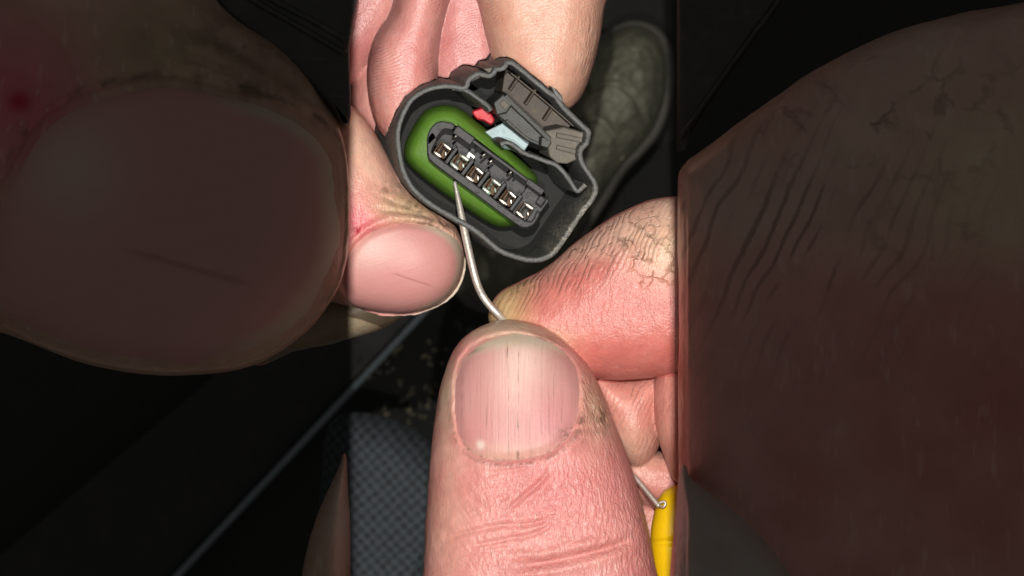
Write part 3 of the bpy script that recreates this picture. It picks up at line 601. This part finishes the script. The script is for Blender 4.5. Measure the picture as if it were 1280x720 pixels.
def r_colour(V, N):
    x, y, z = V.T; n = len(V); C = np.tile(np.array([.64, .27, .225]), (n, 1))
    th = (poly_in(x, y, RT.p) & (z > 0)).astype(float) * sm(850, 846, x); pal = sm(842, 846, x)
    ix = (1 - th) * (1 - pal) * (poly_in(x, y, RI.p + np.array([0, 3])))
    C = lerp(C, (.665, .285, .26), th); C = lerp(C, (.67, .33, .27), th * disc(V, 555, 640, 36, 90)); C = lerp(C, (.63, .22, .215), th * disc(V, 705, 610, 80, 60)); C = lerp(C, (.62, .38, .27), th * disc(V, 752, 500, 26, 50)); C = lerp(C, (.62, .44, .32), th * sm(440, 405, y)); C = lerp(C, (.60, .40, .30), th * disc(V, 556, 490, 14, 60))
    C = lerp(C, (.60, .25, .24), th * sm(700, 715, y) * sm(600, 640, x) * .5)
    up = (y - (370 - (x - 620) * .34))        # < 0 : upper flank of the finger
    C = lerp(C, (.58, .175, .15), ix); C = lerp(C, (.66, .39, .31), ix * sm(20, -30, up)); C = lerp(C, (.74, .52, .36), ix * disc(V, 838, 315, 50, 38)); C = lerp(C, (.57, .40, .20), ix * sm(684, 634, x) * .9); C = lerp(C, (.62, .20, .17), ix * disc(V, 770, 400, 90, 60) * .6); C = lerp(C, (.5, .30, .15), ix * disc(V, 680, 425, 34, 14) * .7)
    # broad unlit side of the hand, added to fill the right like an enlarged finger
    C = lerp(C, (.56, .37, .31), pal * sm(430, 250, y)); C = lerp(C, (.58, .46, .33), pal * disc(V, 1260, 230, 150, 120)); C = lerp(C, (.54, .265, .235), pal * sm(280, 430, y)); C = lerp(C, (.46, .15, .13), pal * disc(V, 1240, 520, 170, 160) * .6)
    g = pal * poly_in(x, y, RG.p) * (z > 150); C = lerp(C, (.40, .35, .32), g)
    tcs = np.where(pal > .5, 3.17, 1.0)
    inP = (1 - g) * pal
    cA = ix * (disc(V, 800, 300, 55, 36) + disc(V, 720, 315, 20, 25) * .7 + disc(V, 830, 340, 40, 20) * .6) + inP * (disc(V, 1130, 150, 210, 75) + disc(V, 1150, 300, 160, 40) * .5)
    cB = 1.15 * ix * sm(50, 5, up) * sm(625, 660, x) * sm(850, 790, x) + inP * disc(V, 970, 290, 190, 120) * .95 + ix * .04
    md = (1 - th) * (1 - pal) * (1 - ix); cB = cB + md * .8 * disc(V, 785, 500, 30, 30)
    C = lerp(C, (.60, .36, .27), md * disc(V, 790, 560, 40, 30) * .8)
    dry = th * (.35 + .65 * sm(560, 600, y)) * sm(570, 640, x) + th * disc(V, 750, 500, 25, 60) + ix * .16 + inP * .4 + md * .3
    rim = np.exp(-((poly_sd(x, y, catmull(RNAIL, 4)) + 3) / 3) ** 2); dirt = th * (rim * .45 * sm(470, 540, y) + disc(V, 752, 520, 10, 22) * .7 + disc(V, 806, 640, 10, 30) * .3 + disc(V, 690, 425, 30, 8) * .5 + disc(V, 728, 535, 8, 20) * .4) + ix * (disc(V, 660, 355, 30, 12) * .3 + disc(V, 800, 298, 50, 26) * .22 + disc(V, 730, 330, 50, 30) * .14)
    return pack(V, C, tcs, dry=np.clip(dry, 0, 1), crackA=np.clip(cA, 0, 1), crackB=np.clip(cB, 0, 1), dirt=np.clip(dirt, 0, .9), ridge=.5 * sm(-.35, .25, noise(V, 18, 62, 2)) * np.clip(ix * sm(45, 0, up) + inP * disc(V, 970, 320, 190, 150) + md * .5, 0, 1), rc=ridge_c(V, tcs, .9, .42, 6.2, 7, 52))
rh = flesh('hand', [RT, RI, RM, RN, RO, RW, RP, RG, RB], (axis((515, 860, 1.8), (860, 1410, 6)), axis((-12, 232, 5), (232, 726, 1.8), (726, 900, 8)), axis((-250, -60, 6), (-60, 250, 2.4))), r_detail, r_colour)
tag(rh, 'rough skinned right hand pinching the steel probe between thumb and index finger', 'hand')
def rn_col(x, y, r):
    P = np.c_[x, y, 0 * x]; C = np.tile(np.array([.58, .30, .285]), (len(x), 1))
    C = lerp(C, (.80, .58, .51), np.exp(-((x - 652) / 34) ** 2) * sm(530, 440, y)); C = lerp(C, (.58, .27, .26), disc(P, 590, 545, 28, 26)); C = lerp(C, (.58, .25, .26), disc(P, 690, 530, 30, 35) * .8)  # pale centre band includes a painted gloss highlight near the tip
    C = lerp(C, (.62, .38, .30), sm(545, 575, y) * .7)
    fe = y - (430 + 22 * ((x - 640) / 75) ** 2 * np.where(x < 640, 1, .5))
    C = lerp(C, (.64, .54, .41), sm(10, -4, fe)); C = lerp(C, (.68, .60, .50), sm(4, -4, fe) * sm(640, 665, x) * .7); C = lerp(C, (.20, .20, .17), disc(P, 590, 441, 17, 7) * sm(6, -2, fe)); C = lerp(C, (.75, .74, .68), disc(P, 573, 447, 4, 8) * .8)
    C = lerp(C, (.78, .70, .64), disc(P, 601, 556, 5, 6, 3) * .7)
    n1 = noise(P * np.array([1, .35, 1]), 4, 31, 2); dirt = sm(.90, .99, r) * sm(500, 560, y) * .8 + disc(P, 708, 545, 14, 10) * .9 + sm(.93, 1, r) * .4
    return C, sm(420, 440, y) * (.25 + .75 * np.exp(-((x - 640) / 45) ** 2)), np.clip(dirt, 0, .9)
nail_plate('thumbnail', RNAIL, RT, rh, rn_col, lift=-.6, sink=4, rag=.8)
# yellow handle of the probe
YH = Prim([(850, 606), (836, 609), (826, 618), (820, 632), (816, 648), (813, 668), (814, 700), (818, 740), (824, 800), (880, 800), (884, 700), (880, 640), (868, 612)], -45, 34, 32)
ax3 = (axis((800, 895, 2)), axis((590, 815, 2)), axis((-95, 5, 2))); Fv = volume([YH], *ax3); V, Q = surfnet(Fv, *ax3); Qo, N, Qw = orient(V, Q)
V[:, 2] -= 5 * np.exp(-((V[:, 1] - 678) / 4) ** 2) * (N[:, 2] > 0)
build('handle', V, Qw, M_YEL, pick, recalc=False)

# ------------------------------------------------------------------ added unlit fill at both sides: enlarged thumb and plug edges
ST = Prim([(-90, -90), (200, -90), (285, 5), (345, 45), (381, 80), (402, 112), (426, 165), (437, 230), (433, 330), (402, 394), (347, 442), (287, 464), (200, 470), (100, 453), (0, 415), (-90, 392)], 30, 110, 150, blur=1)
SNAIL = [(-10, 262), (12, 210), (40, 162), (87, 125), (147, 106), (220, 97), (287, 112), (347, 128), (398, 153), (426, 185), (434, 235), (430, 330), (399, 391), (345, 437), (286, 458), (200, 464), (100, 447), (30, 420), (-10, 380)]
def s_detail(V, N):
    m = V[:, 2] > 0; d = np.zeros(len(V)); nb = nail_bed(V, N, SNAIL, 7, 9, 12); d[m] = nb[m]
    return d + np.where(m, crease(V, N, [([(230, 30), (290, 60), (350, 95), (400, 140)], 6, 9), ([(200, 60), (260, 80), (330, 108)], 4, 6), ([(120, 100), (200, 82), (280, 96)], 4, 6)]), 0)
def s_colour(V, N):
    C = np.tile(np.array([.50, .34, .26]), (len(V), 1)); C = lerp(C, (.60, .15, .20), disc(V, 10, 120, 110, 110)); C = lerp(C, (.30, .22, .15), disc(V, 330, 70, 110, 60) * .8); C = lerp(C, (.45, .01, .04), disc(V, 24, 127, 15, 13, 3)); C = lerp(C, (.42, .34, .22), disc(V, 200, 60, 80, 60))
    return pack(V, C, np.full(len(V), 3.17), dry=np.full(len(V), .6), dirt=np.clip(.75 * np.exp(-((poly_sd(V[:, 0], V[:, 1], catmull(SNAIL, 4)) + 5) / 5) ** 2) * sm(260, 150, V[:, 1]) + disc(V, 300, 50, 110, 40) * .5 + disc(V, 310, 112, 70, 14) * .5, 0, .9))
sh_ = flesh('added_thumb', [ST], (axis((-95, 450, 3.5)), axis((-95, 485, 3.5)), axis((-90, 160, 4))), s_detail, s_colour)  # enlarged copy of the gripping thumb, added to fill the left
tag(sh_, 'added huge unlit thumb with a broad nail filling the dark left side', 'thumb')
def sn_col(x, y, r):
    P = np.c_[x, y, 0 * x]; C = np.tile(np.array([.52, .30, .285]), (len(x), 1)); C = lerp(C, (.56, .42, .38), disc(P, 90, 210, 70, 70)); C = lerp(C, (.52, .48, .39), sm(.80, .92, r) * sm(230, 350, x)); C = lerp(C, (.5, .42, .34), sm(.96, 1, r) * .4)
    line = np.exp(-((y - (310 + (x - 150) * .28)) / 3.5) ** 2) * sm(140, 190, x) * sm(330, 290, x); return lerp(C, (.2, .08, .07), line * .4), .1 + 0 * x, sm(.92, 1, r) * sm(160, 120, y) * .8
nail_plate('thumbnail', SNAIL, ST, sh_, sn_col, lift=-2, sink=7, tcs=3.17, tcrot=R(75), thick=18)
SF = Prim([(434, 572), (424, 584), (414, 604), (402, 630), (390, 665), (380, 705), (374, 760), (372, 860), (434, 860)], 40, 50, 28, blur=1)
def f_col(V, N): return pack(V, lerp(np.tile(np.array([.44, .31, .24]), (len(V), 1)), (.46, .44, .40), disc(V, 428, 650, 14, 60)), np.full(len(V), 3.17), dry=np.full(len(V), .5))
sf = flesh('added_thumb_edge', [SF], (axis((360, 446, 2)), axis((560, 866, 2.5)), axis((-20, 100, 2.5))), lambda V, N: np.zeros(len(V)), f_col)  # sliver of an enlarged thumb, added as side fill
tag(sf, 'added unlit enlarged thumb edge rising at the bottom beside the woven seat cloth', 'fingertip')
M_SIDE = plastic('side_plastic', (.030, .033, .034), (.06, .064, .062), dust=(.22, .20, .15), dusty=.45, scratch=.4, sc_=3.17)
pc = empty('plug_edge_copy', (370, 20, -60)); tag(pc, 'added unlit enlargement of the grooved black plug edge above the huge thumbnail', 'side_fill')  # enlarged plug edge, added as side fill
V, F = prism(catmull([(256, -60), (264, -8), (288, 22), (330, 56), (370, 90), (402, 122), (436, 156), (437, 60), (437, -60)], 4), [(0, -60), (0, 60), (3, 68), (8, 70)]); build('panel', V, F, M_SIDE, pc)
for off in (14, 30):
    pth = catmull([(285 + off, -6 - off * .3), (330 + off * .8, 22 - off * .5), (380 + off * .5, 52 - off * .8), (432, 83 - off * 1.1)], 6, False); V, F = tube(np.c_[pth, np.full(len(pth), 70)], 4, 8); build('rib', V, F, M_SIDE, pc)
pc2 = empty('plug_edge_copy', (890, 60, -60)); tag(pc2, 'added unlit enlargement of the dusty plug corner at the top above the cracked skin', 'side_fill')  # enlarged plug corner, added to fill the upper right
V, F = prism([(846, -40), (1004, -40), (980, 0), (950, 40), (915, 90), (880, 140), (846, 190)], [(0, -100), (0, -12), (4, -4), (10, -2)]); build('panel', V, F, M_SIDE, pc2, smooth=False)
pth = catmull([(992, -30), (968, 8), (938, 48), (902, 98), (866, 150), (850, 172)], 6, False); V, F = tube(np.c_[pth, np.full(len(pth), 0)], 3.5, 8); build('rib', V, F, M_SIDE, pc2)

# ------------------------------------------------------------------ things behind: cloth, shoe, floor strip, crumbs
def cloth_material():
    s = Nt('woven_cloth'); p = s.mapv(s.warp(s.px(), 1 / 60, 8), rot=(0, 0, R(4)))
    sx = s.n('ShaderNodeSeparateXYZ'); s.l(p, sx.inputs[0]); per = 2 * math.pi / 21.0
    a = s.math('SINE', s.math('MULTIPLY', sx.outputs[0], per)); b = s.math('SINE', s.math('MULTIPLY', sx.outputs[1], per)); w = s.math('MULTIPLY_ADD', s.math('MULTIPLY', a, b), .5, .5)
    n = s.noise(s.px(), 1 / 5, 3, .7); h = s.math('MULTIPLY_ADD', s.noise(s.px(), 1 / 16, 2), .5, s.math('MULTIPLY_ADD', n, .5, s.math('MULTIPLY', w, .6)))
    s.l(s.mix(s.ramp(h, (.45, 0), (1.15, 1)), (.017, .021, .025, 1), (.056, .070, .082, 1)), s.b.inputs['Base Color']); s.b.inputs['Roughness'].default_value = .85
    s.l(s.bump(h, 4 * K), s.b.inputs['Normal']); return s.m
CL = Prim([(405, 560), (408, 528), (430, 514), (480, 519), (525, 540), (580, 590), (640, 680), (700, 800), (700, 900), (405, 900)], -1350, 160, 60, blur=2)
ax3 = (axis((180, 720, 7)), axis((490, 920, 7)), axis((-1520, -1180, 8))); Fv = volume([CL], *ax3); V, Q = surfnet(Fv, *ax3, relax=6); Qo, N, Qw = orient(V, Q)
tag(build('seat_cushion', V, Qw, cloth_material(), recalc=False), 'dark blue grey woven cloth cushion left of the big thumb', 'cushion')
# shoe
ZS = -2650
def leather():
    s = Nt('shoe_leather'); p = s.px(); n = s.noise(p, 1 / 60, 5, .65); f = s.noise(p, 1 / 14, 4, .7)
    s.l(s.mix(s.ramp(n, (.3, 0), (.7, 1)), (.13, .135, .10, 1), (.28, .28, .205, 1)), s.b.inputs['Base Color']); s.b.inputs['Roughness'].default_value = .55
    s.l(s.bump(s.math('ADD', n, s.math('MULTIPLY', f, .4)), 9 * K), s.b.inputs['Normal']); return s.m
shoe = empty('shoe', (770, 130, ZS - 200)); tag(shoe, 'scuffed olive black shoe toe on the dark floor behind the plug', 'shoe')
UP = Prim([(763, 42), (785, 31), (806, 33), (824, 46), (832, 70), (832, 114), (818, 158), (797, 185), (772, 212), (748, 250), (700, 320), (640, 380), (580, 360), (600, 280), (670, 190), (716, 112), (738, 62)], ZS, 240, 62, blur=3)
def shoe_net(pr, zr, st): 
    a3 = (axis((560, 860, st)), axis((10, 400, st)), axis((zr[0], zr[1], 10))); Fv = volume([pr], *a3); V, Q = surfnet(Fv, *a3, relax=5); Qo, N, Qw = orient(V, Q); return V, N, Qw
V, N, Qw = shoe_net(UP, (ZS - 260, ZS + 260), 3)
V[:, 2] += np.where(N[:, 2] > .1, 1, 0) * (-26 * np.exp(-(seg_dist(V[:, 0], V[:, 1], catmull([(738, 112), (765, 104), (790, 118), (806, 150)], 5, False), False) / 4) ** 2) - 20 * np.exp(-(seg_dist(V[:, 0], V[:, 1], catmull([(726, 150), (750, 150), (768, 170), (776, 195)], 5, False), False) / 4) ** 2)) + 30 * noise(V * np.array([1, 1, .05]), 24, 4, 3)
build('upper', V, Qw, leather(), shoe, recalc=False)
M_SOLE = plastic('shoe_sole', (.085, .082, .072), (.13, .125, .11), dusty=.3, rough=.7, scratch=.1, sc_=3)
SO = catmull([(757, 40), (784, 26), (808, 27), (830, 41), (841, 68), (841, 118), (827, 163), (805, 192), (781, 218), (756, 258), (706, 330), (640, 392), (570, 370), (590, 280), (660, 190), (708, 112), (732, 60)], 4)
V, F = prism(SO, [(0, ZS - 330), (0, ZS - 110), (1.5, ZS - 90), (6, ZS - 80)]); build('sole', V, F, M_SOLE, shoe)
# floor strip and side panel
M_STRIP = plastic('strip_plastic', (.15, .20, .23), (.22, .28, .31), dusty=.2, scratch=.1, sc_=5); M_DARKP = plastic('dark_panel', (.012, .013, .014), (.02, .022, .023), dusty=.1, scratch=.1, sc_=5)
sill = empty('sill_strip', (450, 450, ZF)); tag(sill, 'narrow blue grey floor strip running diagonally below the left thumb', 'strip')
V, F = prism([(84, 860), (90, 866), (600, 322), (594, 316)], [(0, ZF + 5), (0, ZF + 150), (1, ZF + 158)]); build('strip', V, F, M_STRIP, sill, smooth=False)
V, F = prism([(-200, 860), (83, 858), (593, 314), (530, 250)], [(0, ZF + 5), (0, ZF + 100), (1, ZF + 106)]); build('panel', V, F, M_DARKP, sill, smooth=False)
rs = np.random.RandomState(5); bits = []
for i in range(90):
    x, y = (rs.uniform(440, 560), rs.uniform(425, 540)) if i < 70 else (rs.uniform(300, 860), rs.uniform(200, 620)); a = rs.uniform(0, 6.3); L = rs.uniform(2, 6) * (1.3 if rs.rand() < .3 else .8)
    c, s2 = math.cos(a), math.sin(a); w = rs.uniform(.7, 1.5); bits.append(prism([(x + c * L * p - s2 * w * q, y + s2 * L * p + c * w * q) for p, q in ((-1, 0), (-.4, 1), (.5, .8), (1, 0), (.4, -.9), (-.5, -1))], [(0, ZF + 6), (.2, ZF + 20)]))
V, F, I = merge(*bits); s = Nt('crumbs'); s.b.inputs['Base Color'].default_value = (.34, .30, .19, 1); s.b.inputs['Roughness'].default_value = .8
tag(build('floor_debris', V, F, s.m, smooth=False), 'pale dry crumbs scattered over the dark floor mat', 'debris', kind='stuff')
